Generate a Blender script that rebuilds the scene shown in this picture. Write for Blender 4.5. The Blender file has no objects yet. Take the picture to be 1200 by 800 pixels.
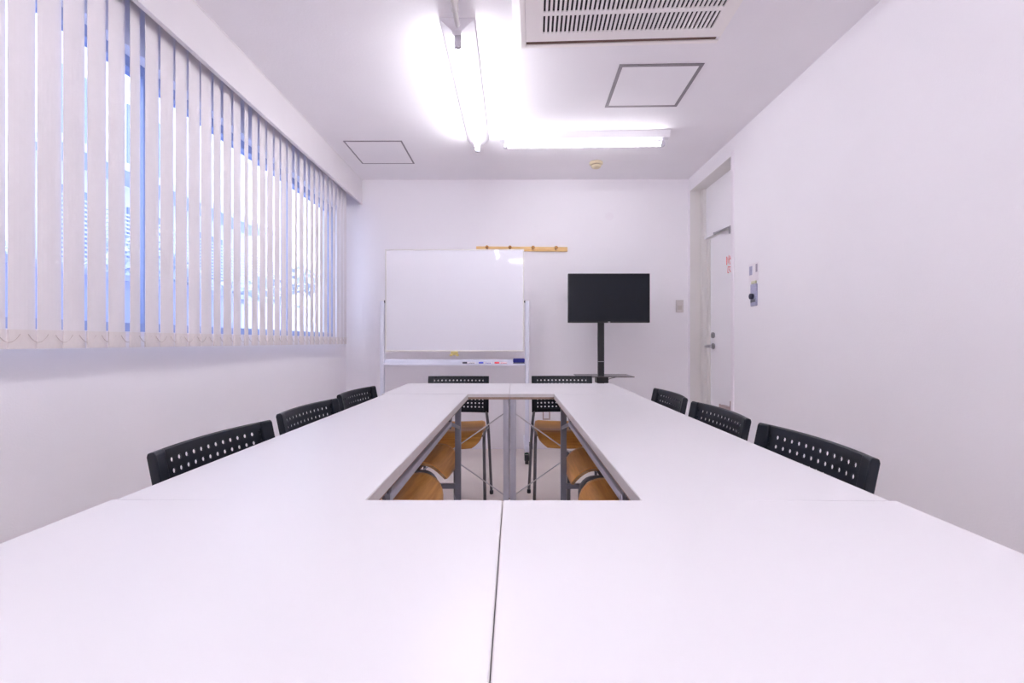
import bpy, bmesh, math, random
from mathutils import Vector, Matrix
random.seed(7)
C = bpy.context.scene.collection
PI = math.pi

# ------------------------------------------------------------------ materials
def mat(name, col, rough=0.5, metal=0.0, spec=0.5, noise=None, bump=None, transl=0.0, emit=None, coat=0.0):
    m = bpy.data.materials.new(name); m.use_nodes = True
    nt = m.node_tree; N = nt.nodes; L = nt.links
    b = N['Principled BSDF']
    b.inputs['Base Color'].default_value = (*col, 1)
    b.inputs['Roughness'].default_value = rough
    b.inputs['Metallic'].default_value = metal
    b.inputs['Specular IOR Level'].default_value = spec
    if coat: b.inputs['Coat Weight'].default_value = coat
    tc = N.new('ShaderNodeTexCoord')
    if noise:
        sc, amt = noise
        n = N.new('ShaderNodeTexNoise'); n.inputs['Scale'].default_value = sc; n.inputs['Detail'].default_value = 5
        L.new(tc.outputs['Object'], n.inputs['Vector'])
        r = N.new('ShaderNodeValToRGB')
        r.color_ramp.elements[0].position = .3; r.color_ramp.elements[1].position = .7
        r.color_ramp.elements[0].color = (*[c*(1-amt) for c in col], 1)
        r.color_ramp.elements[1].color = (*[min(1, c*(1+amt)) for c in col], 1)
        L.new(n.outputs['Fac'], r.inputs['Fac']); L.new(r.outputs['Color'], b.inputs['Base Color'])
    if bump:
        sc, st = bump
        n = N.new('ShaderNodeTexNoise'); n.inputs['Scale'].default_value = sc; n.inputs['Detail'].default_value = 3
        L.new(tc.outputs['Object'], n.inputs['Vector'])
        bp = N.new('ShaderNodeBump'); bp.inputs['Strength'].default_value = st; bp.inputs['Distance'].default_value = .002
        L.new(n.outputs['Fac'], bp.inputs['Height']); L.new(bp.outputs['Normal'], b.inputs['Normal'])
    if transl:
        t = N.new('ShaderNodeBsdfTranslucent'); t.inputs['Color'].default_value = (*col, 1)
        mx = N.new('ShaderNodeMixShader'); mx.inputs[0].default_value = transl
        L.new(b.outputs[0], mx.inputs[1]); L.new(t.outputs[0], mx.inputs[2])
        L.new(mx.outputs[0], N['Material Output'].inputs['Surface'])
    if emit:
        b.inputs['Emission Color'].default_value = (*emit[0], 1)
        b.inputs['Emission Strength'].default_value = emit[1]
    return m

def wood(name, c1, c2, rough, stretch=(1, 12, 12), scale=3.0, spec=.5):
    m = bpy.data.materials.new(name); m.use_nodes = True
    nt = m.node_tree; N = nt.nodes; L = nt.links; b = N['Principled BSDF']
    tc = N.new('ShaderNodeTexCoord'); mp = N.new('ShaderNodeMapping'); mp.inputs['Scale'].default_value = stretch
    n = N.new('ShaderNodeTexNoise'); n.inputs['Scale'].default_value = scale; n.inputs['Detail'].default_value = 6
    n.inputs['Distortion'].default_value = .6
    r = N.new('ShaderNodeValToRGB')
    r.color_ramp.elements[0].position = .3; r.color_ramp.elements[1].position = .7
    r.color_ramp.elements[0].color = (*c1, 1); r.color_ramp.elements[1].color = (*c2, 1)
    L.new(tc.outputs['Object'], mp.inputs['Vector']); L.new(mp.outputs['Vector'], n.inputs['Vector'])
    L.new(n.outputs['Fac'], r.inputs['Fac']); L.new(r.outputs['Color'], b.inputs['Base Color'])
    b.inputs['Roughness'].default_value = rough; b.inputs['Specular IOR Level'].default_value = spec
    return m

M = {}
M['wall']    = mat('wallpaper_white', (.885, .868, .90), .75, noise=(1.2, .012), bump=(160, .25), spec=.3)
M['wallb']   = mat('wallpaper_back', (.885, .868, .90), .75, noise=(1.2, .012), bump=(160, .25), spec=.3)
M['ceil']    = mat('ceiling_board_paint', (.885, .868, .895), .85, noise=(2.0, .015), bump=(90, .4), spec=.2)
M['floor']   = mat('vinyl_floor_beige', (.72, .65, .61), .35, noise=(3.0, .05), bump=(200, .05))
M['table']   = mat('laminate_white', (.71, .692, .714), .30, noise=(5, .006), spec=.35)
M['edge']    = mat('edge_band_grey', (.62, .59, .59), .5, noise=(30, .03))
M['under']   = mat('particle_board_brown', (.34, .24, .19), .8, noise=(60, .15))
M['steel']   = mat('steel_blue_grey', (.20, .205, .25), .4, .35, noise=(30, .04))
M['steel_l'] = mat('steel_light_grey', (.50, .50, .58), .42, .2, noise=(30, .03))
M['wire']    = mat('wire_pale', (.62, .60, .63), .35, .4, noise=(30, .03))
M['tube']    = mat('chair_tube_grey', (.16, .16, .175), .35, .5, noise=(40, .05))
M['plastic'] = mat('chair_plastic_black', (.003, .006, .013), .38, noise=(25, .15), spec=.38)
M['rubber']  = mat('rubber_black', (.02, .02, .025), .7, noise=(30, .1))
M['ply']     = wood('plywood_orange', (.52, .22, .04), (.74, .37, .09), .35, (2, 30, 30), 2.0)
M['plyedge'] = wood('plywood_edge', (.30, .15, .06), (.52, .30, .13), .5, (1, 1, 90), 2.0)
M['slat']    = mat('blind_fabric', (.84, .805, .825), .8, noise=(40, .01), bump=(400, .15), transl=.06, spec=.2)
M['hem']     = mat('blind_weight_hem', (.80, .745, .73), .7, noise=(40, .03), transl=.03, spec=.2)
M['chain']   = mat('chain_beige', (.55, .47, .44), .5, noise=(80, .05))
M['pelmet']  = mat('pelmet_cream', (.74, .71, .73), .55, noise=(4, .015))
M['alu']     = mat('window_alu', (.32, .38, .58), .45, .2, noise=(20, .05))
M['alu_l']   = mat('hatch_alu', (.27, .25, .27), .5, .2, noise=(60, .08))
M['door']    = mat('door_paint', (.87, .86, .89), .5, noise=(3, .012))
M['jamb']    = mat('jamb_paint_grey', (.74, .72, .70), .55, noise=(3, .012))
M['casing']  = mat('casing_white', (.86, .82, .87), .4, noise=(3, .01))
M['chrome']  = mat('satin_chrome', (.40, .39, .41), .30, .9, noise=(30, .05))
M['white']   = mat('enamel_white', (.86, .83, .88), .35, noise=(5, .008))
M['sleeve']  = mat('lamp_body_white', (.78, .76, .80), .4, noise=(5, .01))
M['lampgrey']= mat('lamp_socket_grey', (.50, .48, .54), .5, noise=(30, .03))
M['ac']      = mat('air_conditioner_cream', (.92, .885, .865), .5, noise=(5, .01))
M['acwhite'] = mat('air_conditioner_side', (.88, .85, .88), .5, noise=(5, .01))
M['dark']    = mat('grille_dark', (.035, .028, .03), .8, noise=(30, .1))
M['brown']   = mat('slot_brown', (.16, .09, .07), .7, noise=(30, .1))
M['board']   = mat('whiteboard_enamel', (.80, .80, .86), .045, noise=(2, .006))
M['bframe']  = mat('whiteboard_frame', (.74, .73, .70), .4, .1, noise=(20, .02))
M['post']    = mat('stand_paint_white', (.76, .78, .88), .35, noise=(20, .01))
M['blueer']  = mat('eraser_blue', (.012, .015, .22), .5, noise=(60, .1))
M['felt']    = mat('eraser_felt', (.10, .10, .16), .95, noise=(80, .1))
M['inkk']    = mat('marker_dark', (.03, .03, .06), .4, noise=(60, .1))
M['inkb']    = mat('marker_blue', (.03, .05, .50), .4, noise=(60, .1))
M['inkr']    = mat('marker_red', (.70, .03, .05), .4, noise=(60, .1))
M['yellow']  = mat('latch_yellow', (.80, .68, .28), .4, noise=(60, .05))
M['cream']   = mat('detector_cream', (.70, .60, .42), .5, noise=(30, .03))
M['pine']    = wood('pine_rail', (.72, .44, .16), (.86, .60, .28), .45, (2, 20, 20), 3.0)
M['peg']     = wood('peg_brown', (.34, .15, .03), (.46, .22, .05), .4, (5, 5, 5), 6.0)
M['black']   = mat('television_black', (.006, .0065, .009), .4, noise=(30, .15))
M['screen']  = mat('television_screen', (.003, .005, .011), .38, noise=(8, .1), spec=.28)
M['shelf']   = mat('stand_shelf_smoke', (.10, .085, .09), .25, noise=(10, .05))
M['switch']  = mat('switch_plate', (.60, .56, .55), .45, noise=(30, .02))
M['switchd'] = mat('switch_rocker', (.50, .45, .42), .45, noise=(30, .03))
M['outletb'] = mat('outlet_surround', (.50, .38, .36), .5, noise=(30, .03))
M['bluegrey']= mat('controller_bluegrey', (.42, .42, .58), .5, noise=(80, .12))
M['red']     = mat('sign_red', (.82, .16, .16), .5, noise=(60, .05))
M['paper']   = mat('sign_paper', (.84, .80, .84), .6, noise=(30, .01))
M['bracket'] = mat('bracket_rosy', (.42, .32, .31), .4, .4, noise=(60, .05))
M['green']   = mat('caster_dark_green', (.03, .07, .05), .6, noise=(60, .1))
for nm_, st_ in (('lit', 25.0), ('lit_back', 8.0), ('lit_near', 29.0)):
    M['tube'+nm_] = mat('lamp_tube_'+nm_, (.9, .9, .9), .4, emit=((1.0, .985, 1.03), st_))
M['foliage'] = mat('foliage', (.52, .57, .66), .7, noise=(2, .35))
M['bark']    = mat('bark', (.12, .10, .10), .9, noise=(12, .3))
M['bldg']    = mat('neighbour_render', (.58, .62, .80), .8, noise=(.8, .08))
M['bldgw']   = mat('neighbour_white', (.78, .80, .92), .8, noise=(.8, .04))
M['bldgd']   = mat('neighbour_window', (.28, .34, .52), .3, noise=(2, .1))
M['concrete']= mat('yard_concrete', (.45, .46, .56), .9, noise=(2, .1))

g = bpy.data.materials.new('window_glass'); g.use_nodes = True; nt = g.node_tree; nt.nodes.clear()
out = nt.nodes.new('ShaderNodeOutputMaterial'); tr = nt.nodes.new('ShaderNodeBsdfTransparent'); gl = nt.nodes.new('ShaderNodeBsdfGlossy')
tr.inputs[0].default_value = (.86, .90, 1, 1); gl.inputs['Roughness'].default_value = .03
mx = nt.nodes.new('ShaderNodeMixShader'); lw = nt.nodes.new('ShaderNodeLayerWeight'); lw.inputs[0].default_value = .5
pw = nt.nodes.new('ShaderNodeMath'); pw.operation = 'POWER'; pw.inputs[1].default_value = 5; ml = nt.nodes.new('ShaderNodeMath'); ml.operation = 'MULTIPLY_ADD'; ml.inputs[1].default_value = .5; ml.inputs[2].default_value = .03
nt.links.new(lw.outputs['Facing'], pw.inputs[0]); nt.links.new(pw.outputs[0], ml.inputs[0]); nt.links.new(ml.outputs[0], mx.inputs[0]); nt.links.new(tr.outputs[0], mx.inputs[1]); nt.links.new(gl.outputs[0], mx.inputs[2])
nt.links.new(mx.outputs[0], out.inputs[0]); M['glass'] = g

# ------------------------------------------------------------------ mesh helpers
class MB:
    def __init__(s): s.bm = bmesh.new(); s.mats = []
    def mi(s, m):
        if m is None: return 0
        if m not in s.mats: s.mats.append(m)
        return s.mats.index(m)
    def box(s, x0, x1, y0, y1, z0, z1, m=None):
        vs = [s.bm.verts.new(p) for p in ((x0,y0,z0),(x1,y0,z0),(x1,y1,z0),(x0,y1,z0),(x0,y0,z1),(x1,y0,z1),(x1,y1,z1),(x0,y1,z1))]
        fs = [s.bm.faces.new([vs[i] for i in f]) for f in ((3,2,1,0),(4,5,6,7),(0,1,5,4),(1,2,6,5),(2,3,7,6),(3,0,4,7))]
        k = s.mi(m)
        for f in fs: f.material_index = k
        return s
    def hull8(s, bot, top, m=None):
        vs = [s.bm.verts.new(p) for p in list(bot)+list(top)]
        k = s.mi(m)
        for f in ((3,2,1,0),(4,5,6,7),(0,1,5,4),(1,2,6,5),(2,3,7,6),(3,0,4,7)):
            s.bm.faces.new([vs[i] for i in f]).material_index = k
        return s
    def bar(s, a, b, w, d=None, m=None):   # rectangular bar from a to b
        a, b = Vector(a), Vector(b); d = d or w
        z = (b-a).normalized(); up = Vector((0,0,1)) if abs(z.z) < .9 else Vector((0,1,0))
        x = z.cross(up).normalized()*w/2; y = x.cross(z).normalized()*d/2
        return s.hull8([a-x-y, a+x-y, a+x+y, a-x+y], [b-x-y, b+x-y, b+x+y, b-x+y], m)
    def tube(s, pts, r, n=10, m=None, cap=True, rs=None):
        pts = [Vector(p) for p in pts]; k = s.mi(m); rings = []; nx = None
        for i, p in enumerate(pts):
            t = (pts[min(i+1, len(pts)-1)]-pts[max(i-1, 0)]).normalized()
            if nx is None:
                up = Vector((0,0,1)) if abs(t.z) < .9 else Vector((0,1,0)); nx = t.cross(up).normalized()
            else: nx = (nx - t*nx.dot(t)).normalized()
            ny = t.cross(nx); rr = rs[i] if rs else r
            rings.append([s.bm.verts.new(p + (nx*math.cos(a)+ny*math.sin(a))*rr) for a in [2*PI*j/n for j in range(n)]])
        for i in range(len(rings)-1):
            for j in range(n):
                f = s.bm.faces.new((rings[i][j], rings[i][(j+1)%n], rings[i+1][(j+1)%n], rings[i+1][j])); f.smooth = True; f.material_index = k
        if cap:
            s.bm.faces.new(rings[0][::-1]).material_index = k; s.bm.faces.new(rings[-1]).material_index = k
        return s
    def cyl(s, a, b, r, n=20, m=None, r2=None):
        return s.tube([a, b], r, n, m, rs=[r, r if r2 is None else r2])
    def lathe(s, prof, n=32, m=None, o=(0,0,0)):     # (r,z) profile about z
        k = s.mi(m); o = Vector(o); rings = []
        for r, z in prof:
            rings.append([s.bm.verts.new(o+Vector((r*math.cos(2*PI*j/n), r*math.sin(2*PI*j/n), z))) for j in range(n)])
        for i in range(len(rings)-1):
            for j in range(n):
                f = s.bm.faces.new((rings[i][j], rings[i][(j+1)%n], rings[i+1][(j+1)%n], rings[i+1][j])); f.smooth = True; f.material_index = k
        s.bm.faces.new(rings[0][::-1]).material_index = k; s.bm.faces.new(rings[-1]).material_index = k
        return s
    def prism(s, poly, a, b, axis='y', m=None):      # polygon extruded along an axis
        def P(u, v, w): return {'x': (w,u,v), 'y': (u,w,v), 'z': (u,v,w)}[axis]
        k = s.mi(m)
        A = [s.bm.verts.new(P(u,v,a)) for u, v in poly]; B = [s.bm.verts.new(P(u,v,b)) for u, v in poly]; n = len(poly)
        s.bm.faces.new(A[::-1]).material_index = k; s.bm.faces.new(B).material_index = k
        for i in range(n): s.bm.faces.new((A[i], A[(i+1)%n], B[(i+1)%n], B[i])).material_index = k
        return s
    def build(s, name, m, parent=None, bevel=0, loc=None):
        bmesh.ops.recalc_face_normals(s.bm, faces=s.bm.faces)
        me = bpy.data.meshes.new(name); s.bm.to_mesh(me); s.bm.free()
        ms = s.mats or [m]
        if s.mats and s.mats[0] is None: ms = [m]+s.mats[1:]
        for q in ms: me.materials.append(q)
        o = bpy.data.objects.new(name, me); C.objects.link(o)
        if parent: o.parent = parent
        if loc: o.location = loc
        if bevel:
            b = o.modifiers.new('bevel', 'BEVEL'); b.width = bevel; b.segments = 2; b.limit_method = 'ANGLE'; b.angle_limit = math.radians(50)
        return o

def tag(o, label, cat, group=None, kind=None):
    o['label'] = label; o['category'] = cat
    if group: o['group'] = group
    if kind: o['kind'] = kind
    return o
def thing(name, label, cat, loc=(0,0,0), rz=0, group=None):
    o = bpy.data.objects.new(name, None); o.empty_display_size = .05; C.objects.link(o)
    o.location = loc; o.rotation_euler = (0,0,rz); return tag(o, label, cat, group)
def struct(o): o['kind'] = 'structure'; return o
def ground(t):      # put the thing's origin on the floor, parts stay where they are
    t.location.z += FZ
    for c in kids(t): c.location.z -= FZ
    return t
def kids(o): return [c for c in C.objects if c.parent == o]
def copy_tree(o, parent=None):
    c = o.copy(); C.objects.link(c)
    if parent: c.parent = parent
    for ch in kids(o): copy_tree(ch, c)
    return c

# ------------------------------------------------------------------ room (x right, y into the picture, z up)
CZ = .978                       # lens height
ZC = 2.538                      # ceiling
FZ = -.058                      # floor
YB, YF = 4.445, -1.30           # wall at the far end / wall behind the camera
XL, XR = -1.62, 1.68
struct(MB().box(-1.80, 1.95, YF-.1, YB+.1, FZ-.06, FZ).build('floor', M['floor']))
struct(MB().box(-1.80, 1.95, YF-.1, YB+.1, ZC, ZC+.08).build('ceiling', M['ceil']))
wb = MB().box(-1.80, 1.95, YB, YB+.1, FZ, ZC)
wb = struct(wb.build('wall_back', M['wallb']))
wp = MB().tube([(0,-.0008,0), (0,.002,0)], .040, 28).build('repaint_patch', mat('patch_paint', (.865, .835, .875), .6, noise=(6, .01)), wb, loc=(.922, YB, CZ+1.205))
struct(MB().box(-1.80, 1.95, YF-.1, YF, FZ, ZC).build('wall_front', M['wall']))
WY0, WY1, WZ0, WZ1 = .06, 4.27, 1.02, 2.22       # window opening
w = MB()
w.box(XL-.16, XL, YF, YB, FZ, WZ0); w.box(XL-.16, XL, YF, YB, WZ1, ZC)
w.box(XL-.16, XL, YF, WY0, WZ0, WZ1); w.box(XL-.16, XL, WY1, YB, WZ0, WZ1)
struct(w.build('wall_left', M['wall']))
DY0, DY1, DZ = 3.56, 4.40, 2.412
w = MB()
w.box(XR, XR+.13, YF, DY0, FZ, ZC); w.box(XR, XR+.13, DY0, DY1, DZ, ZC); w.box(XR, XR+.13, DY1, YB, FZ, ZC)
struct(w.build('wall_right', M['wall']))
# window units behind the blind
edges = [WY0, .76, 2.10, 3.44, WY1]
for i in range(4):
    y0, y1 = edges[i], edges[i+1]
    f = MB(); xa, xb = XL-.115, XL-.055; t = .020
    f.box(xa, xb, y0, y0+t, WZ0, WZ1).box(xa, xb, y1-t, y1, WZ0, WZ1)
    f.box(xa, xb, y0+t, y1-t, WZ0, WZ0+.04).box(xa, xb, y0+t, y1-t, WZ1-.05, WZ1)
    fo = struct(f.build('window_%d' % (i+1), M['alu'], bevel=.003))
    MB().box(XL-.09, XL-.084, y0+t, y1-t, WZ0+.04, WZ1-.05).build('pane', M['glass'], fo)
struct(MB().box(XL-.05, XL+.015, WY0, WY1, WZ0-.02, WZ0-.0005).build('trim_1', M['casing']))

# pelmet: a front board hanging from the ceiling, with a thin lower lip
pl = MB().box(-1.4785, -1.4625, YF, YB, 2.306, ZC, None)
pl.box(-1.482, -1.4585, YF, YB, 2.300, 2.3065, None)
pl.box(-1.4790, -1.4605, YF, YB, ZC-.008, ZC, None)
struct(pl.build('trim_2', M['pelmet']))

# doorway: casing, recess back with fixed panel, frame, leaf
tr = MB(); tr.box(XR-.006, XR, DY0-.036, DY0, FZ, DZ+.022); tr.box(XR-.004, XR-.0, DY0-.043, DY0-.036, FZ, DZ+.022)
struct(tr.build('trim_3', M['casing']))
XD = 1.81
fr = MB()
fr.box(XR+.001, XD, DY1-.004, DY1+.02, FZ, DZ)                # far reveal
fr.box(XR+.001, XD, DY0-.02, DY0+.004, FZ, DZ)                # near reveal
fr.box(XR+.001, XD, DY0, DY1, DZ-.004, DZ+.02)               # head
fr.box(XD-.0, XD+.06, 4.265, DY1+.02, FZ, DZ)                 # frame by the latch side
fr.box(XD-.028, XD, 4.33, DY1, FZ, DZ)
fr.box(XD, XD+.06, DY0-.02, 4.265, 1.925, 1.955)             # frame head
struct(fr.build('trim_4', M['jamb']))
struct(MB().box(XD-.004, XD+.05, DY0-.02, 4.33, 1.955, DZ).box(XD-.022, XD-.004, DY0, 4.33, 1.935, 1.957).build('trim_5', M['door']))
dl = struct(MB().box(XD+.006, XD+.042, DY0-.01, 4.257, FZ+.01, 1.925).build('door_1', M['door'], bevel=.002))
h = MB(); h.cyl((XD+.006, 4.19, .935), (XD-.006, 4.19, .935), .027, 24)
h.tube([(XD-.004, 4.19, .935), (XD-.062, 4.19, .935), (XD-.072, 4.180, .935), (XD-.074, 4.15, .936), (XD-.074, 4.06, .938)], .0125, 12)
h.build('door_handle', M['chrome'], dl)
MB().cyl((XD+.006, 4.19, 1.035), (XD-.010, 4.19, 1.035), .026, 24).cyl((XD-.010, 4.19, 1.035), (XD-.016, 4.19, 1.035), .013, 16).build('door_lock', M['chrome'], dl)
c = MB(); c.box(XD-.045, XD+.006, 3.62, 3.80, 1.865, 1.915)
c.build('door_closer', M['chrome'], dl, bevel=.006)
c = MB(); c.bar((XD-.030, 3.70, 1.922), (XD-.048, 4.05, 1.922), .016, .006); c.bar((XD-.048, 4.05, 1.930), (XD-.012, 3.72, 1.930), .014, .006)
c.cyl((XD-.030, 3.70, 1.912), (XD-.030, 3.70, 1.932), .013, 14).cyl((XD-.048, 4.05, 1.918), (XD-.048, 4.05, 1.934), .011, 14)
c.build('closer_arm', M['chrome'], dl)
c = MB(); c.box(XD-.030, XD+.006, 3.78, 3.99, .405, .432); c.box(XD-.026, XD+.006, 3.78, 3.815, .432, .485); c.box(XD-.036, XD-.028, 3.97, 3.992, .398, .440)
c.build('door_bracket', M['bracket'], dl, bevel=.003)

# ------------------------------------------------------------------ door notice with red characters (illegible at this size: strokes only)
nt_ = thing('door_notice', 'small white notice with two red characters on the door', 'notice', (XD+.006, 3.90, 1.62))
MB().box(-.0015, 0, -.055, .040, -.070, .090).build('paper', M['door'], nt_)
s_ = MB(); X0, X1 = -.0030, -.0016
def stroke(a, b, w): 
    a = Vector((X1, *a)); b = Vector((X1, *b)); d = (b-a).normalized(); n = Vector((0, -d.z, d.y))*w/2; e = Vector((X0-X1, 0, 0))
    s_.hull8([a-n, a+n, b+n, b-n], [a-n+e, a+n+e, b+n+e, b-n+e])
for a, b, w in (((.032,.080),(.030,.010),.012), ((.012,.070),(.004,.020),.006), ((-.008,.085),(-.010,.060),.006), ((-.028,.075),(-.040,.045),.006),
                ((-.002,.055),(-.034,.052),.006), ((-.014,.052),(-.030,.004),.007), ((.010,-.010),(-.040,-.018),.007), ((.006,-.012),(.014,-.060),.007),
                ((.012,-.058),(-.010,-.062),.007), ((-.016,-.035),(-.042,-.062),.008), ((-.020,-.020),(-.024,-.038),.006)):
    stroke(a, b, w)
s_.build('red_lettering', M['red'], nt_)

# ------------------------------------------------------------------ vertical blind
BX = -1.535
bl = thing('vertical_blind', 'long pale pink-white vertical blind covering the window on the left wall', 'blind', (BX, .4, .955))
MB().box(-.02, .02, -.35, 3.99, 1.50, 1.545).build('head_rail', M['pelmet'], bl)
pitch, sw = .0862, .089
def slat_mesh():
    b = MB(); n = 6; a = sw/2; z0, z1 = .058, 1.50
    fr_, bk = [], []
    for i in range(n+1):
        u = -a + 2*a*i/n; cx = .004*(1-(u/a)**2)
        fr_.append((cx+.0007, u)); bk.append((cx-.0007, u))
    b.prism(fr_+bk[::-1], z0, z1, 'z'); 
    for f in b.bm.faces: f.smooth = False
    return b
def hem_mesh():
    b = MB(); a = sw/2; fr_, bk = [], []; n = 6
    for i in range(n+1):
        u = -a-.0006 + 2*(a+.0006)*i/n; cx = .004*(1-min(1,(u/a)**2))
        fr_.append((cx+.0028, u)); bk.append((cx-.0028, u))
    b.prism(fr_+bk[::-1], 0, .060, 'z'); return b
s0 = slat_mesh().build('slat', M['slat'], bl); h0 = hem_mesh().build('hem_weight', M['hem'], s0)
clp = MB().box(-.003, .003, -.008, .008, 1.498, 1.512).build('clip', M['pelmet'], s0)
first_y = 1.389 - .4 - .5*pitch            # gap centres read from the photograph
ks = list(range(-14, 34)); slat_pos = []
extra = {8: .42, 14: .16, 16: .22, 17: .18, 11: -.04, 12: -.05, 13: .0, 21: .25, 23: .2}
for n_, k in enumerate(ks):
    y = first_y + k*pitch + random.uniform(-.0015, .0015)
    if y < -.33 or y > 3.95: continue
    s = s0 if not slat_pos else copy_tree(s0, bl)
    ang = math.radians(7.6 + random.uniform(-1.6, 1.6) + {0: -2.5, 1: -1.5, 6: 12, 12: 4, 15: 10, 16: 3, 22: 6, 24: 6}.get(k, 0) - (1.6 if k in (8, 9, 10, 11, 18, 19, 20) else 0))
    s.location = (0, y, 0); s.rotation_euler = (0, 0, ang); slat_pos.append((y, ang))
ch = MB()
for (ya, aa), (yb, ab) in zip(slat_pos[:-1], slat_pos[1:]):
    pa = Vector((.0045, ya+.012, .046)); pb = Vector((.0045, yb-.012, .046))
    ch.tube([pa.lerp(pb, t) + Vector((.003, 0, -.026*4*t*(1-t))) for t in [i/8 for i in range(9)]], .0011, 6)
ch.build('bead_chain', M['chain'], bl)

# ------------------------------------------------------------------ tables
TZ, TT = .700, .029
def table_base(t, x0, x1, y0, y1, folding, inner=1, TZ=.700):
    """one table in its own coordinates; x0..x1, y0..y1 is the top"""
    top = MB(); e = .0015
    top.box(x0+e, x1-e, y0+e, y1-e, TZ-.0015, TZ, M['table'])
    ub = .004 if folding else .012
    top.box(x0, x1, y0, y1, TZ-TT+ub, TZ-.0015, M['edge'])
    top.box(x0+.001, x1-.001, y0+.001, y1-.001, TZ-TT, TZ-TT+ub, M['under'])
    top.build('tabletop', None, t)
    if not folding:
        i = .018; w_ = .030
        for sx in (x0+i, x1-i):
            for sy in (y0+i+.01, y1-i-.01):
                l = MB().box(sx-w_/2, sx+w_/2, sy-w_/2, sy+w_/2, FZ+.012, TZ-TT).build('leg', M['steel_l'], t, bevel=.003)
                MB().cyl((sx, sy, FZ), (sx, sy, FZ+.012), .014, 16).build('foot_pad', M['rubber'], l)
        yb_ = y0+i+.01 if inner > 0 else y1-i-.01
        br = MB()
        br.tube([(x0+i, yb_-.006, .60), (x1-i, yb_-.006, .15)], .0032, 8)
        br.tube([(x1-i, yb_+.002, .60), (x0+i, yb_+.002, .15)], .0032, 8)
        br.build('cross_brace', M['wire'], t)
        ra = MB()
        for yy in (y0+.16, y1-.16): ra.box(x0+i+.008, x1-i-.008, yy-.008, yy+.008, TZ-TT-.012, TZ-TT)
        for xx in (x0+i, x1-i): ra.box(xx-.008, xx+.008, y0+i+.025, y1-i-.025, TZ-TT-.03, TZ-TT)
        ra.build('top_rail', M['steel_l'], t)
    else:
        i = .028; w_ = .028; ya_, yb_ = y0+.12, y1-.19; zr = TZ-TT-.036
        for sgn, yy in ((-1, ya_), (1, yb_)):
            for sx in (x0+i, x1-i):
                l = MB().box(sx-w_/2, sx+w_/2, yy-.012, yy+.012, FZ+.014, TZ-TT).build('leg', M['steel'], t, bevel=.003)
                MB().cyl((sx, yy, FZ), (sx, yy, FZ+.014), .013, 16).build('foot_pad', M['rubber'], l)
            MB().box(x0+i+w_/2, x1-i-w_/2, yy-.010, yy+.010, .262, .286).cyl((x1-i-.03, yy-.014, .274), (x1-i-.03, yy-.010, .274), .006, 10).build('crossbar', M['steel'], t, bevel=.003)
        for sx in (x0+.020, x1-.020):
            MB().box(sx-.008, sx+.008, ya_+.09, yb_-.32, zr-.010, zr+.008).build('side_rail', M['steel_l'], t, bevel=.003)
            for sgn, yr, yl in ((-1, ya_+.09, ya_+.012), (1, yb_-.32, yb_-.012)):
                b = MB(); b.bar((sx, yr, zr), (sx, yl, zr-.075), .007, .014)
                b.bar((sx, yr-sgn*.012, TZ-TT), (sx, yr+sgn*.020, zr-.020), .008, .022)
                b.bar((sx, yr+sgn*.05, TZ-TT), (sx, yr+sgn*.010, zr-.004), .008, .014)
                b.build('folding_stay', M['steel'], t)
    return ground(t)
G = 'white meeting tables set in a ring'
def tbl(label, cx, cy, wx, wy, rz, folding, inner=1, TZ=.700):
    t = thing('meeting_table', label, 'table', (cx, cy, 0), rz, G)
    return table_base(t, -wx/2, wx/2, -wy/2, wy/2, folding, inner, TZ)
tbl('white meeting table nearest the camera, left of the foreground joint', (-.703-.0199)/2, .503, .6828, .600, 0, False, 1, .702)
tbl('white meeting table nearest the camera, right of the foreground joint', (.664-.0192)/2, .5025, .6820, .600, -.002, False, 1, .702)
def side(label, xi0, xi1, xo0, xo1):
    y0, y1 = .8055, 2.438
    rz = -math.atan2(((xi1+xo1)-(xi0+xo0))/2, y1-y0)
    return tbl(label, (xi0+xi1+xo0+xo1)/4, (y0+y1)/2, abs(xo0-xi0)*.5+abs(xo1-xi1)*.5, y1-y0, rz, True)
side('long white folding table on the window side, three black chairs along it', -.259, -.241, -.700, -.683)
side('long white folding table on the door side, three black chairs along it', .223, .2145, .658, .646)
tbl('white table at the far end, in front of the whiteboard', (-.700-.0225)/2, 2.752, .6775, .620, 0, False, 1)
tbl('white table at the far end, in front of the television stand', (.652-.0215)/2, 2.752, .6735, .620, 0, False, 1)

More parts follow.
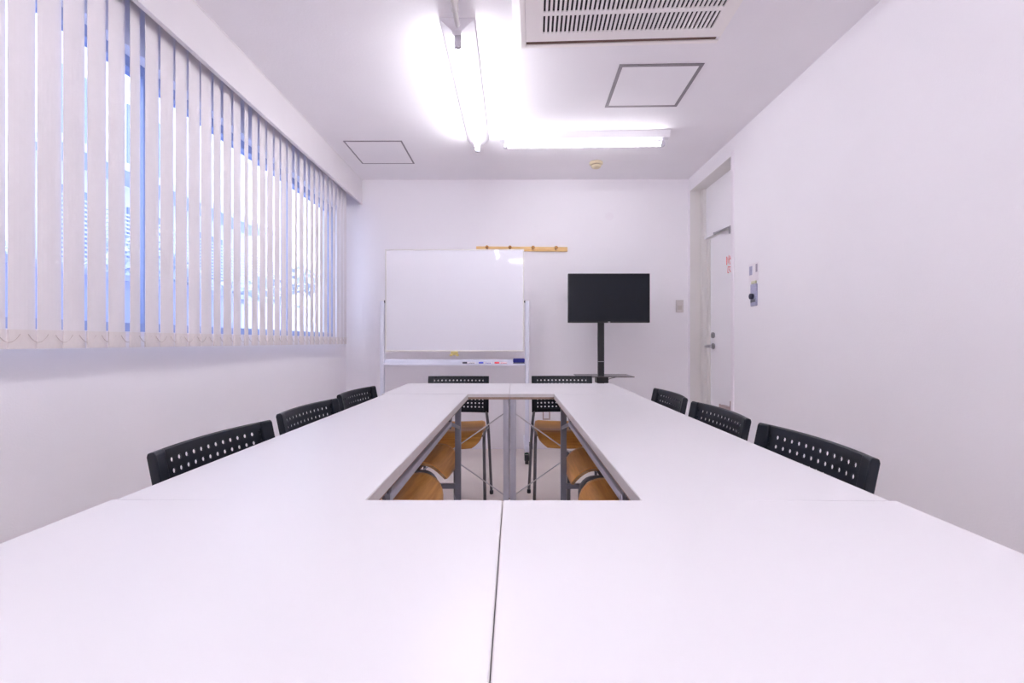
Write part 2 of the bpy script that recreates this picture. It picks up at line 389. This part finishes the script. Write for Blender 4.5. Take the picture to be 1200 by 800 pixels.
# ------------------------------------------------------------------ chairs (front = +y, origin on the floor)
def make_chair():
    t = thing('stacking_chair', '', 'chair')
    hw = .207
    # backrest surface: u across, v up; recline and curve
    def surf(u, v, off=0.0):
        a = math.radians(12)
        yc = -.223 - .026*(1-min(1.0, abs(u)/hw)**2.0)          # the middle sits further back
        z = .490 + v*math.cos(a); y = yc - v*math.sin(a)
        return Vector((u, y + off*math.cos(a), z + off*math.sin(a)))
    H = .252; cols, rows = 14, 8; pu, pv = .0262, .0262; th = .0036
    u0 = -cols*pu/2; v1 = H-.018; v0 = v1-rows*pv
    def hole_cell(bm, uc, vc):
        outer = []; inner = []
        for k in range(8):
            a = PI/4*k; ca, sa = math.cos(a), math.sin(a); mxx = max(abs(ca), abs(sa))
            outer.append((uc+ca/mxx*pu/2, vc+sa/mxx*pv/2)); inner.append((uc+ca*.0060, vc+sa*.0060))
        return outer, inner
    bm = bmesh.new(); cache = {}
    def V(u, v, side):
        key = (round(u, 5), round(v, 5), side)
        if key not in cache: cache[key] = bm.verts.new(surf(u, v, th/2*side))
        return cache[key]
    def quad(pts, side):
        vs = [V(*p, side) for p in pts]
        f = bm.faces.new(vs if side > 0 else vs[::-1]); f.smooth = False; return f
    for side in (1, -1):
        for i in range(cols):
            for j in range(rows):
                o, n_ = hole_cell(bm, u0+(i+.5)*pu, v0+(j+.5)*pv)
                for k in range(8): quad([o[k], o[(k+1)%8], n_[(k+1)%8], n_[k]], side)
    for i in range(cols):
        for j in range(rows):
            o, n_ = hole_cell(bm, u0+(i+.5)*pu, v0+(j+.5)*pv)
            for k in range(8):
                a, b = n_[k], n_[(k+1)%8]
                bm.faces.new((V(*a,1), V(*b,1), V(*b,-1), V(*a,-1)))
    # rims above and below the perforated field, closed and slightly thicker
    def strip(va, vb, ta, n=28):
        ra = []
        for i in range(n+1):
            u = u0 + (cols*pu)*i/n
            ra.append([bm.verts.new(surf(u, va, -ta)), bm.verts.new(surf(u, va, ta)), bm.verts.new(surf(u, vb-.004, ta)), bm.verts.new(surf(u, vb, ta-.004)), bm.verts.new(surf(u, vb, -ta+.003)), bm.verts.new(surf(u, vb-.003, -ta))])
        for i in range(n):
            for k in range(6): bm.faces.new((ra[i][k], ra[i+1][k], ra[i+1][(k+1)%6], ra[i][(k+1)%6])).smooth = False
        bm.faces.new(ra[0][::-1]); bm.faces.new(ra[-1])
    strip(v1-.001, H, .0060); strip(0, v0+.001, .0050)
    bmesh.ops.recalc_face_normals(bm, faces=bm.faces)
    me = bpy.data.meshes.new('backrest'); bm.to_mesh(me); bm.free(); me.materials.append(M['plastic'])
    bo = bpy.data.objects.new('backrest', me); C.objects.link(bo); bo.parent = t
    # tube sleeves moulded at both ends
    for s in (-1, 1):
        b = MB(); A = []
        for v in (0, .01, H*.5, H-.008, H):
            inset = .004 if v in (0, H) else 0
            ua, ub = s*(hw-.034), s*(hw+.004)
            A.append([surf(ua, v, -.008+inset/2), surf(ub, v, -.010+inset), surf(ub, v, .013-inset), surf(ua, v, .010-inset/2)])
        R = [[b.bm.verts.new(p) for p in r] for r in A]
        for i in range(len(R)-1):
            for k in range(4): b.bm.faces.new((R[i][k], R[i][(k+1)%4], R[i+1][(k+1)%4], R[i+1][k]))
        b.bm.faces.new(R[0]); b.bm.faces.new(R[-1][::-1])
        b.build('side_sleeve', M['plastic'], bo, bevel=.003)
    # plywood seat: gently dished, waterfall front, rounded corners
    n, mm_ = 26, 18; bm = bmesh.new()
    def prof(q):                      # q 0 (back) .. 1 (front lip): y, z
        L_ = .428*q
        if L_ < .285: 
            y = -.185+L_; z = .428 - .010*math.sin(PI*min(1, L_/.285)) + .010*(1-L_/.285)**3
        else:
            a = min(1.0, (L_-.285)/.143); th_ = a*math.radians(80)
            R_ = .143/math.radians(80); y = .100 + R_*math.sin(th_); z = .428 - R_*(1-math.cos(th_))
        return y, z
    def width(q):
        w_ = .190 + .012*math.sin(PI*min(q*1.2, 1))
        if q > .80: w_ *= 1 - .30*((q-.80)/.20)**2.2
        if q < .06: w_ -= .02*(1-q/.06)**2
        return w_
    def nrm(q):
        (ya, za), (yb, zb) = prof(max(0, q-.01)), prof(min(1, q+.01)); d = Vector((0, yb-ya, zb-za)).normalized()
        return Vector((0, -d.z, d.y))
    T, B = [], []
    for i in range(n+1):
        q = i/n; y, z = prof(q); w_ = width(q); nn = nrm(q)
        T.append([]); B.append([])
        for j in range(mm_+1):
            u = -1+2*j/mm_; p = Vector((w_*u, y, z - .006*(1-u*u)))
            T[-1].append(bm.verts.new(p+nn*.006)); B[-1].append(bm.verts.new(p-nn*.006))
    for i in range(n):
        for j in range(mm_):
            f = bm.faces.new((T[i][j], T[i][j+1], T[i+1][j+1], T[i+1][j])); f.smooth = True
            f = bm.faces.new((B[i][j], B[i+1][j], B[i+1][j+1], B[i][j+1])); f.smooth = True
        for j, sgn in ((0, 1), (mm_, -1)):
            vs = (T[i][j], T[i+1][j], B[i+1][j], B[i][j]); f = bm.faces.new(vs if sgn > 0 else vs[::-1]); f.material_index = 1
    for j in range(mm_):
        bm.faces.new((T[0][j+1], T[0][j], B[0][j], B[0][j+1])).material_index = 1
        bm.faces.new((T[n][j], T[n][j+1], B[n][j+1], B[n][j])).material_index = 1
    bmesh.ops.recalc_face_normals(bm, faces=bm.faces)
    me = bpy.data.meshes.new('seat'); bm.to_mesh(me); bm.free(); me.materials.append(M['ply']); me.materials.append(M['plyedge'])
    so = bpy.data.objects.new('seat', me); C.objects.link(so); so.parent = t
    # steel tube frame
    r = .0095
    for s in (-1, 1):
        x = s*.198
        pts = [(s*.212, .178, FZ+.015), (s*.206, .176, .30)]
        for k in range(7):
            a = PI/2*k/6; pts.append((s*(.206-.004*k/6), .116+.060*math.cos(a), .335+.060*math.sin(a)))
        pts += [(x, 0, .396), (s*.200, -.15, .398)]
        for k in range(1, 4): pts.append((s*(.200+.002*k), -.15-.02*k, .398-.002*k))
        l = MB().tube(pts, r, 12).build('leg', M['tube'], t)
        MB().lathe([(.012, 0), (.013, .004), (.0125, .022), (.0095, .026)], 14, o=(s*.212, .178, FZ)).build('foot_cap', M['rubber'], l)
        top = surf(s*(hw-.010), H-.03, .001); low = surf(s*(hw-.010), 0, .001)
        pts = [(s*.232, -.200, FZ+.012), (s*.215, -.207, .30), (s*.207, -.212, .42), (low.x, low.y, low.z), tuple(top)]
        l = MB().tube(pts, r, 12).build('leg', M['tube'], t)
        MB().lathe([(.012, 0), (.013, .004), (.0125, .022), (.0095, .026)], 14, o=(s*.232, -.200, FZ)).build('foot_cap', M['rubber'], l)
    cb = MB()
    for y in (-.12, .08): cb.tube([(-.198, y, .394), (.198, y, .394)], .007, 10)
    cb.build('seat_frame', M['tube'], t)
    return ground(t)
c0 = make_chair(); c0_used = [False]
def place_chair(x, y, rz, label):
    c = c0 if not c0_used[0] else copy_tree(c0); c0_used[0] = True
    c.location = (x, y, FZ); c.rotation_euler = (0, 0, rz)
    c['label'] = label; c['category'] = 'chair'; c['group'] = 'black stacking chairs around the tables'
# backrest tops run between the ends read from the photograph; the back's ends are .27 behind the chair's origin at the top
def side_chair(x0, y0, x1, y1, face, label):
    # x,y of the two top ends (near, far); face = direction of the front (+1 towards +x)
    mx_, my_ = (x0+x1)/2, (y0+y1)/2
    d = Vector((x1-x0, y1-y0)).normalized()
    fwd = Vector((d.y, -d.x)) if face > 0 else Vector((-d.y, d.x))
    rz = math.atan2(fwd.y, fwd.x) - PI/2
    o = Vector((mx_, my_)) + fwd*.267
    place_chair(o.x, o.y, rz, label)
side_chair(-.780, .982, -.746, 1.424, 1, 'black chair on the window side of the table, nearest the camera')
side_chair(-.778, 1.525, -.749, 1.960, 1, 'middle one of the three black chairs on the window side')
side_chair(-.786, 2.085, -.755, 2.500, 1, 'black chair on the window side, the farthest one by the whiteboard')
side_chair(.740, .950, .730, 1.374, -1, 'black chair on the door side of the table, nearest the camera')
side_chair(.727, 1.435, .720, 1.870, -1, 'middle one of the three black chairs on the door side')
side_chair(.728, 1.960, .728, 2.400, -1, 'black chair on the door side, the farthest one by the doorway')
place_chair(-.383, 2.935, PI, 'black chair behind the far table, in front of the whiteboard')
place_chair(.336, 2.955, PI, 'black chair behind the far table, in front of the television stand')

# ------------------------------------------------------------------ mobile whiteboard
WYp = 3.93
wbd = thing('mobile_whiteboard', 'white rectangular board on a white rolling stand against the far wall', 'whiteboard', (-.503, WYp, 0), 0)
bw, z0, z1 = .591, .890, 1.762
MB().box(-bw+.008, bw-.008, -.012, .010, z0+.008, z1-.008).build('board', M['board'], wbd)
f = MB(); f.box(-bw, bw, -.016, .014, z0, z0+.014).box(-bw, bw, -.016, .014, z1-.009, z1)
f.box(-bw, -bw+.010, -.016, .014, z0+.014, z1-.009).box(bw-.010, bw, -.016, .014, z0+.014, z1-.009)
f.build('board_frame', M['bframe'], wbd, bevel=.003)
l = MB(); l.box(-.030, .030, -.030, -.012, z0-.018, z0+.006); l.box(-.040, -.014, -.034, -.014, z0-.036, z0-.018); l.box(.012, .038, -.034, -.014, z0-.036, z0-.018); l.box(-.014, .012, -.030, -.016, z0-.028, z0-.018)
l.build('board_latch', M['yellow'], wbd, bevel=.005)
for s in (-1, 1):
    x = s*(bw+.026)
    MB().box(x-.017, x+.017, -.020, .020, FZ+.095, 1.322).build('post', M['post'], wbd, bevel=.005)
    MB().cyl((s*(bw), 0, 1.318), (x-s*.015, 0, 1.318), .007, 14).cyl((x-s*.022, 0, 1.318), (x-s*.016, 0, 1.318), .012, 16).build('pivot', M['rubber'], wbd)
    ft = MB().box(x-.022, x+.018, -.050, .420, FZ+.100, FZ+.155).build('foot_bar', M['post'], wbd, bevel=.006)
    for y, xo in ((-.022, -.004), (.395, .045)):
        cs = MB(); cs.mi(M['green']); cs.cyl((x+xo*.6, y, FZ+.084), (x+xo*.2, y, FZ+.102), .010, 12)
        cs.cyl((x+xo-.014, y-.010, FZ+.038), (x+xo+.014, y-.010, FZ+.038), .038, 24, M['rubber'])
        cs.box(x+xo-.019, x+xo-.015, y-.026, y+.016, FZ+.030, FZ+.084).box(x+xo+.015, x+xo+.019, y-.026, y+.016, FZ+.030, FZ+.084).box(x+xo-.019, x+xo+.019, y-.010, y+.016, FZ+.080, FZ+.088)
        cs.build('caster', M['green'], ft)
tr = MB(); tr.box(-bw-.009, bw+.009, -.075, .012, .777, .788); tr.box(-bw-.009, bw+.009, .004, .012, .788, .826); tr.box(-bw-.009, bw+.009, -.078, -.072, .777, .793)
tr.build('marker_tray', M['post'], wbd, bevel=.002)
ground(wbd)
TRZ = .788; ty = WYp-.045
def px(x): return (x-602)*(ty)/540
def marker(xa, xb, m, label):
    t = thing('whiteboard_marker', label, 'marker', (px(xa), ty, TRZ+.009), random.uniform(-.03, .03), 'markers on the whiteboard tray')
    L_ = px(xb)-px(xa)
    MB().tube([(.036, 0, 0), (L_-.012, 0, 0), (L_, 0, 0)], .0085, 16, rs=[.0085, .0085, .0065]).build('barrel', M['paper'], t)
    MB().tube([(0, 0, 0), (.003, 0, 0), (.034, 0, 0), (.040, 0, 0)], .009, 16, rs=[.0078, .0092, .0092, .0088]).build('cap', m, t)
    b = MB()
    for i in range(5): b.box(.056+i*.0095, .062+i*.0095, -.0092, -.0080, -.0035+.001*(i%2), .0030)
    b.build('printed_band', m, t)
marker(542, 557, M['inkk'], 'whiteboard marker with dark cap on the tray, leftmost')
marker(561, 577, M['inkb'], 'whiteboard marker with blue cap on the tray, in the middle')
marker(579.5, 595, M['inkr'], 'whiteboard marker with red cap on the tray, beside the eraser')
e = thing('board_eraser', 'dark blue whiteboard eraser at the right end of the tray', 'eraser', (px(608), ty, TRZ))
MB().box(-.048, .048, -.022, .022, 0, .014).build('felt_pad', M['felt'], e, bevel=.002)
MB().box(-.050, .050, -.024, .024, .014, .048).build('grip', M['blueer'], e, bevel=.008)

# ------------------------------------------------------------------ coat rack, switch, outlet
cr = thing('coat_rack', 'narrow pale wooden rail with four brown pegs on the far wall above the whiteboard', 'coat rack', (.078, YB, 1.868), 0)
cr.rotation_euler = (0, .009, 0)
MB().box(-.439, .439, -.016, -.0005, -.022, .022).build('rail', M['pine'], cr, bevel=.004)
for i in range(4):
    x = -.333+i*.2197
    MB().tube([(x, -.014, 0), (x, -.045, .004), (x, -.052, .005), (x, -.062, .006), (x, -.068, .006)], .008, 16, rs=[.010, .009, .0155, .0165, .011]).build('peg', M['peg'], cr)
sw_ = thing('light_switch', 'beige light switch plate on the far wall beside the doorway', 'light switch', (1.597, YB, 1.318))
MB().box(-.037, .037, -.007, -.0003, -.060, .060).build('plate', M['switch'], sw_, bevel=.003)
MB().box(-.020, .020, -.011, -.007, -.034, .006).build('rocker', M['switchd'], sw_, bevel=.002)
MB().box(-.012, .012, -.009, -.007, .020, .034).build('name_window', M['switch'], sw_, bevel=.001)
ou = thing('wall_outlet', 'low wall outlet with brownish surround, seen under the far table', 'outlet', (.315, YB, .275))
MB().box(-.037, .037, -.006, -.0003, -.052, .052).build('surround', M['outletb'], ou, bevel=.002)
MB().box(-.025, .025, -.009, -.006, -.038, .038).build('socket_plate', M['casing'], ou, bevel=.001)

# ------------------------------------------------------------------ television on a pole stand
ts = thing('television_stand', 'black pole stand with a smoked shelf, carrying the television', 'stand', (.775, 4.10, 0))
MB().box(-.30, .30, -.22, .20, FZ, FZ+.014).cyl((0,0,FZ+.014), (0,0,FZ+.03), .04, 24).build('base_plate', M['black'], ts, bevel=.004)
MB().box(-.027, .027, -.020, .020, FZ+.014, 1.36).build('pole', M['black'], ts, bevel=.004)
MB().box(-.0285, .0285, -.0215, .0215, .798, .803).build('collar', M['chrome'], ts)
MB().box(-.225, .255, -.175, .135, .672, .680).build('shelf', M['shelf'], ts, bevel=.002)
MB().box(-.045, .058, -.052, .052, .612, .672).build('shelf_bracket', M['black'], ts, bevel=.004)
MB().tube([(.05, -.02, .64), (.09, -.03, .655), (.13, -.04, .664), (.17, -.03, .671)], .003, 8).build('cable', M['black'], ts)
MB().box(-.11, .25, -.028, -.020, 1.20, 1.50).box(-.05, .05, -.02, .02, 1.30, 1.36).build('mount_plate', M['black'], ts)
ground(ts)
tv = thing('television', 'flat black television on the pole stand, switched off', 'television', (.8325, 4.045, 1.142))
MB().box(-.357, .357, -.018, .020, 0, .430).box(-.22, .22, .018, .026, .06, .34).build('casing', M['black'], tv, bevel=.004)
MB().box(-.347, .347, -.0195, -.0175, .014, .422).build('screen', M['screen'], tv)
MB().box(-.009, .009, -.0215, -.018, -.001, .010).build('logo_tab', M['chrome'], tv, bevel=.001)

# ------------------------------------------------------------------ controller on the right wall
rc = thing('wall_controller', 'blue-grey air conditioner controller with a round dark dial on the right wall', 'controller', (XR, 3.215, 1.302))
MB().box(-.014, -.0003, -.037, .037, -.076, .076).build('casing', M['bluegrey'], rc, bevel=.004)
MB().cyl((-.014, .004, -.010), (-.032, .004, -.010), .020, 20).build('dial', M['inkk'], rc)
MB().box(-.017, -.014, -.030, .030, -.052, -.032).build('button_row', M['steel'], rc, bevel=.001)
MB().box(-.012, -.0003, -.026, .032, .078, .098).build('lamp_cap', mat('cap_olive', (.55, .56, .38), .5, noise=(50, .04)), rc, bevel=.003)
nb = thing('wall_label', 'small white wall label with two grey marks above the controller', 'label', (XR, 3.225, 1.475))
MB().box(-.002, -.0003, -.060, .070, -.075, .050).build('paper', M['paper'], nb)
MB().box(-.0032, -.002, .022, .062, -.028, .034).build('grey_square', M['bluegrey'], nb)
MB().box(-.0032, -.002, -.046, -.024, -.016, .040).build('grey_bar', mat('label_mauve', (.40, .36, .44), .6, noise=(50, .05)), nb)

# ------------------------------------------------------------------ ceiling: hatches, detector, lamps, air conditioner
def hatch(label, cx, cy, s, fw, rz):
    t = thing('ceiling_hatch', label, 'ceiling hatch', (cx, cy, ZC), rz, 'square ceiling hatches')
    f = MB(); a = s/2; b = a-fw; zz = -.004
    f.box(-a, a, -a, -b, zz, -.0005).box(-a, a, b, a, zz, -.0005).box(-a, -b, -b, b, zz, -.0005).box(b, a, -b, b, zz, -.0005)
    f.build('hatch_frame', M['alu_l'], t)
    MB().box(-b, b, -b, b, -.003, -.0005).build('hatch_panel', M['ceil'], t)
    return t
hatch('square ceiling hatch with thin grey frame, on the window side', -1.098, 3.805, .458, .012, 0)
hatch('square ceiling hatch with wide grey frame, beside the air conditioner', .838, 2.828, .474, .021, -.022)
sd = thing('smoke_detector', 'small round cream smoke detector on the ceiling behind the lamp', 'smoke detector', (.718, 4.02, ZC))
MB().lathe([(.046, -.022), (.057, -.016), (.058, -.0005)], 32).build('mount', M['cream'], sd)
MB().lathe([(.040, -.027), (.040, -.021)], 32).build('gap_ring', M['brown'], sd)
MB().lathe([(.020, -.050), (.034, -.047), (.043, -.038), (.044, -.027)], 32).build('sensor_head', M['cream'], sd)

def fixture(label, cx, cy, rz, L_, hw, lit, dt=.100):
    t = thing('ceiling_light', label, 'ceiling light', (cx, cy, ZC), rz, 'fluorescent ceiling lamps')
    a = L_/2; hi = min(.026, hw*.5)
    b = MB().prism([(-hw, -.0005), (hw, -.0005), (hw, -.008), (hi, -dt+.040), (-hi, -dt+.040), (-hw, -.008)], -a, a, 'y')
    b.build('reflector', M['sleeve'], t)
    for s in (-1, 1):
        k = MB().box(-.017, .017, s*(a-.045)-.010, s*(a-.045)+.010, -dt-.019, -dt+.041)
        k.cyl((0, s*(a-.062), -dt), (0, s*(a-.030), -dt), .018, 20)
        k.build('socket', M['lampgrey'], t, bevel=.004)
    MB().tube([(0, -a+.060, -dt), (0, a-.060, -dt)], .0155, 20).build('tube', M[lit], t)
    return t
fixture('lit fluorescent lamp running lengthwise, left of the air conditioner', -.274, 2.885, 0, 1.33, .083, 'tubelit')
fixture('lit fluorescent lamp running crosswise near the smoke detector', .525, 3.455, PI/2-.028, 1.26, .047, 'tubelit_back', .088)
fixture('lit fluorescent lamp overhead, out of the photo, mirrored as a short streak in the whiteboard', -.274, .38, 0, 1.30, .083, 'tubelit_near')
fixture('lit crosswise fluorescent lamp out of the photo, mirrored as a wide glint in the whiteboard', .50, -.62, PI/2, 1.26, .047, 'tubelit_near', .088)
cd = MB().tube([(0, -.83, 0), (0, -.04, 0), (0, 0, 0), (0, .010, 0)], .012, 14, rs=[.012, .012, .012, .007])
for q in (-.60, -.10): cd.box(-.015, .015, q, q+.014, -.002, .0515)
tag(cd.build('cable_conduit', M['jamb'], loc=(-.268, 2.195, ZC-.052)), 'thin round cable conduit under the ceiling leading to the lengthwise lamp', 'conduit')

ac = thing('air_conditioner', 'cream ceiling air conditioner with slotted intake grille', 'air conditioner', (.54, 2.30, ZC), -.040)
YA0, YA1 = -.98, .030
b = MB(); zb = -.060
b.hull8([(-.504, YA0, zb), (.475, YA0, zb), (.475, YA1, zb), (-.504, YA1, zb)], [(-.540, YA0-.03, -.0005), (.510, YA0-.03, -.0005), (.510, YA1+.015, -.0005), (-.540, YA1+.015, -.0005)])
b.build('body', M['acwhite'], ac)
# faceplate bars between the slots: real slots, near-black sheet behind painted as the shade inside
fp = MB(); z_0, z_1 = zb-.010, zb-.004
px0, px1, py0, py1 = -.477, .470, -.95, -.024
rows_ = [(-.204, -.087), (-.352, -.228), (-.500, -.376), (-.648, -.524), (-.796, -.672)]
n_s = 40; sx0 = -.407; pt = .0203
fp.box(px0, sx0, py0, py1, z_0, z_1); fp.box(sx0+n_s*pt, px1, py0, py1, z_0, z_1)
ys = [py0] + [v for r_ in rows_[::-1] for v in r_] + [py1]
for i in range(0, len(ys), 2): fp.box(sx0, sx0+n_s*pt, ys[i], ys[i+1], z_0, z_1)
for ya, yb2 in rows_:
    for k in range(n_s): fp.box(sx0+k*pt, sx0+k*pt+.0108, ya, yb2, z_0, z_1)
fp.build('intake_grille', M['ac'], ac)
MB().box(px0+.01, px1-.01, py0+.01, py1-.01, zb-.0035, zb-.0004).build('grille_backing', M['dark'], ac)
MB().box(px0, px1-.012, -.023, .005, zb-.003, zb-.0004).build('outlet_slot', M['brown'], ac)  # flat strip coloured dark brown for the shadow in the outlet gap
MB().box(-.504, px0-.002, YA0, YA1, zb-.008, zb-.0004).box(px0-.002, .475, .006, YA1, zb-.008, zb-.0004).box(px1+.001, .475, YA0, .006, zb-.008, zb-.0004).build('frame', M['ac'], ac, bevel=.002)

# ------------------------------------------------------------------ outside the window
yd = struct(MB().box(-14, -1.80, -8, 16, -.30, -.02).build('ground', M['concrete']))
wl = MB().box(-2.75, -2.60, -6, 4.4, -.02, 1.38).box(-2.80, -2.57, -6, 4.4, 1.38, 1.42)
tag(wl.build('boundary_wall', M['bldg']), 'pale blue boundary wall outside the near part of the window', 'wall')
wl2 = MB().box(-2.75, -2.60, 4.4, 14, -.02, 1.34).box(-2.78, -2.58, 4.4, 14, 1.34, 1.38)
tag(wl2.build('boundary_wall', M['bldgw']), 'white boundary wall outside the far part of the window', 'wall')
nbd = thing('neighbouring_building', 'pale neighbouring building seen through gaps in the blind', 'building', (-7.5, 9.5, -.02))
MB().box(-2.0, 0, -2.6, 3.6, 0, 6.5).build('facade', M['bldgw'], nbd)
for i, (ya, yb3, za, zb3) in enumerate([(-2.2,-1.2,2.4,3.6), (-.6,.5,2.4,3.6), (1.2,2.3,2.4,3.6), (-2.2,-1.2,.8,1.8), (-.6,.5,.8,1.8), (-2.2,-1.2,4.4,5.6), (-.6,.5,4.4,5.6)]):
    MB().box(-.05, .03, ya, yb3, za, zb3).build('window', M['bldgd'], nbd)
bk = MB()
for zz in (2.05, 4.0): bk.box(0, .7, -2.6, 3.6, zz, zz+.14)
for i in range(14): bk.box(.66, .70, -2.6, 3.6, 2.3+i*.07, 2.33+i*.07)
bk.build('balcony', M['bldg'], nbd)
rnd = random.Random(3)
def tree(x, y, h, R, label, dens=1500):
    t = thing('tree', label, 'tree', (x, y, -.02), 0, 'trees outside the window')
    MB().tube([(0,0,0), (.04,.02,h*.4), (-.02,.03,h*.75)], .06, 10, rs=[.08, .06, .03]).build('trunk', M['bark'], t)
    b = MB()
    cl = [(Vector((rnd.gauss(0, R*.5), rnd.gauss(0, R*.5), h*.68+rnd.gauss(0, h*.16))), R*rnd.uniform(.22, .42)) for _ in range(14)]
    for _ in range(dens):
        c_, rr = rnd.choice(cl); d = Vector((rnd.gauss(0,1), rnd.gauss(0,1), rnd.gauss(0,1))).normalized()
        p = c_ + d*rr*rnd.uniform(.6, 1); a = Vector((rnd.gauss(0,1), rnd.gauss(0,1), rnd.gauss(0,1))).normalized()*.07; q = d.cross(a).normalized()*.035
        b.bm.faces.new([b.bm.verts.new(v) for v in (p-a, p+q, p+a, p-q)])
    b.build('foliage', M['foliage'], t)
tree(-4.2, 3.2, 1.95, .8, 'bluish leafy tree outside, seen through the near slats')
tree(-4.4, 5.4, 2.1, .9, 'bluish leafy tree outside, seen through the middle slats')
tree(-4.6, 8.6, 2.2, .9, 'bluish leafy tree outside, seen through the far slats')

# ------------------------------------------------------------------ sky
W = bpy.data.worlds.new('sky'); bpy.context.scene.world = W; W.use_nodes = True
bg = W.node_tree.nodes['Background']; bg.inputs[0].default_value = (.80, .88, 1.0, 1); bg.inputs[1].default_value = 1.7
n = W.node_tree.nodes; tc = n.new('ShaderNodeTexCoord'); nz = n.new('ShaderNodeTexNoise'); nz.inputs['Scale'].default_value = 3
rp = n.new('ShaderNodeValToRGB'); rp.color_ramp.elements[0].color = (.78, .86, 1, 1); rp.color_ramp.elements[1].color = (.95, .96, 1, 1)
W.node_tree.links.new(tc.outputs['Generated'], nz.inputs['Vector']); W.node_tree.links.new(nz.outputs['Fac'], rp.inputs['Fac']); W.node_tree.links.new(rp.outputs['Color'], bg.inputs[0])

# ------------------------------------------------------------------ camera
cam = bpy.data.cameras.new('camera'); co = bpy.data.objects.new('camera', cam); C.objects.link(co)
co.location = (0, 0, CZ); co.rotation_euler = (PI/2, 0, 2/540)
cam.sensor_width = 36; cam.lens = 16.2; cam.clip_start = .02
sc = bpy.context.scene; sc.camera = co
sc.view_settings.view_transform = 'Standard'; sc.view_settings.look = 'None'
sc.view_settings.gamma = 1; sc.view_settings.use_curve_mapping = False; sc.view_settings.exposure = 1.02
sc.cycles.max_bounces = 16; sc.cycles.diffuse_bounces = 10; sc.cycles.transparent_max_bounces = 16
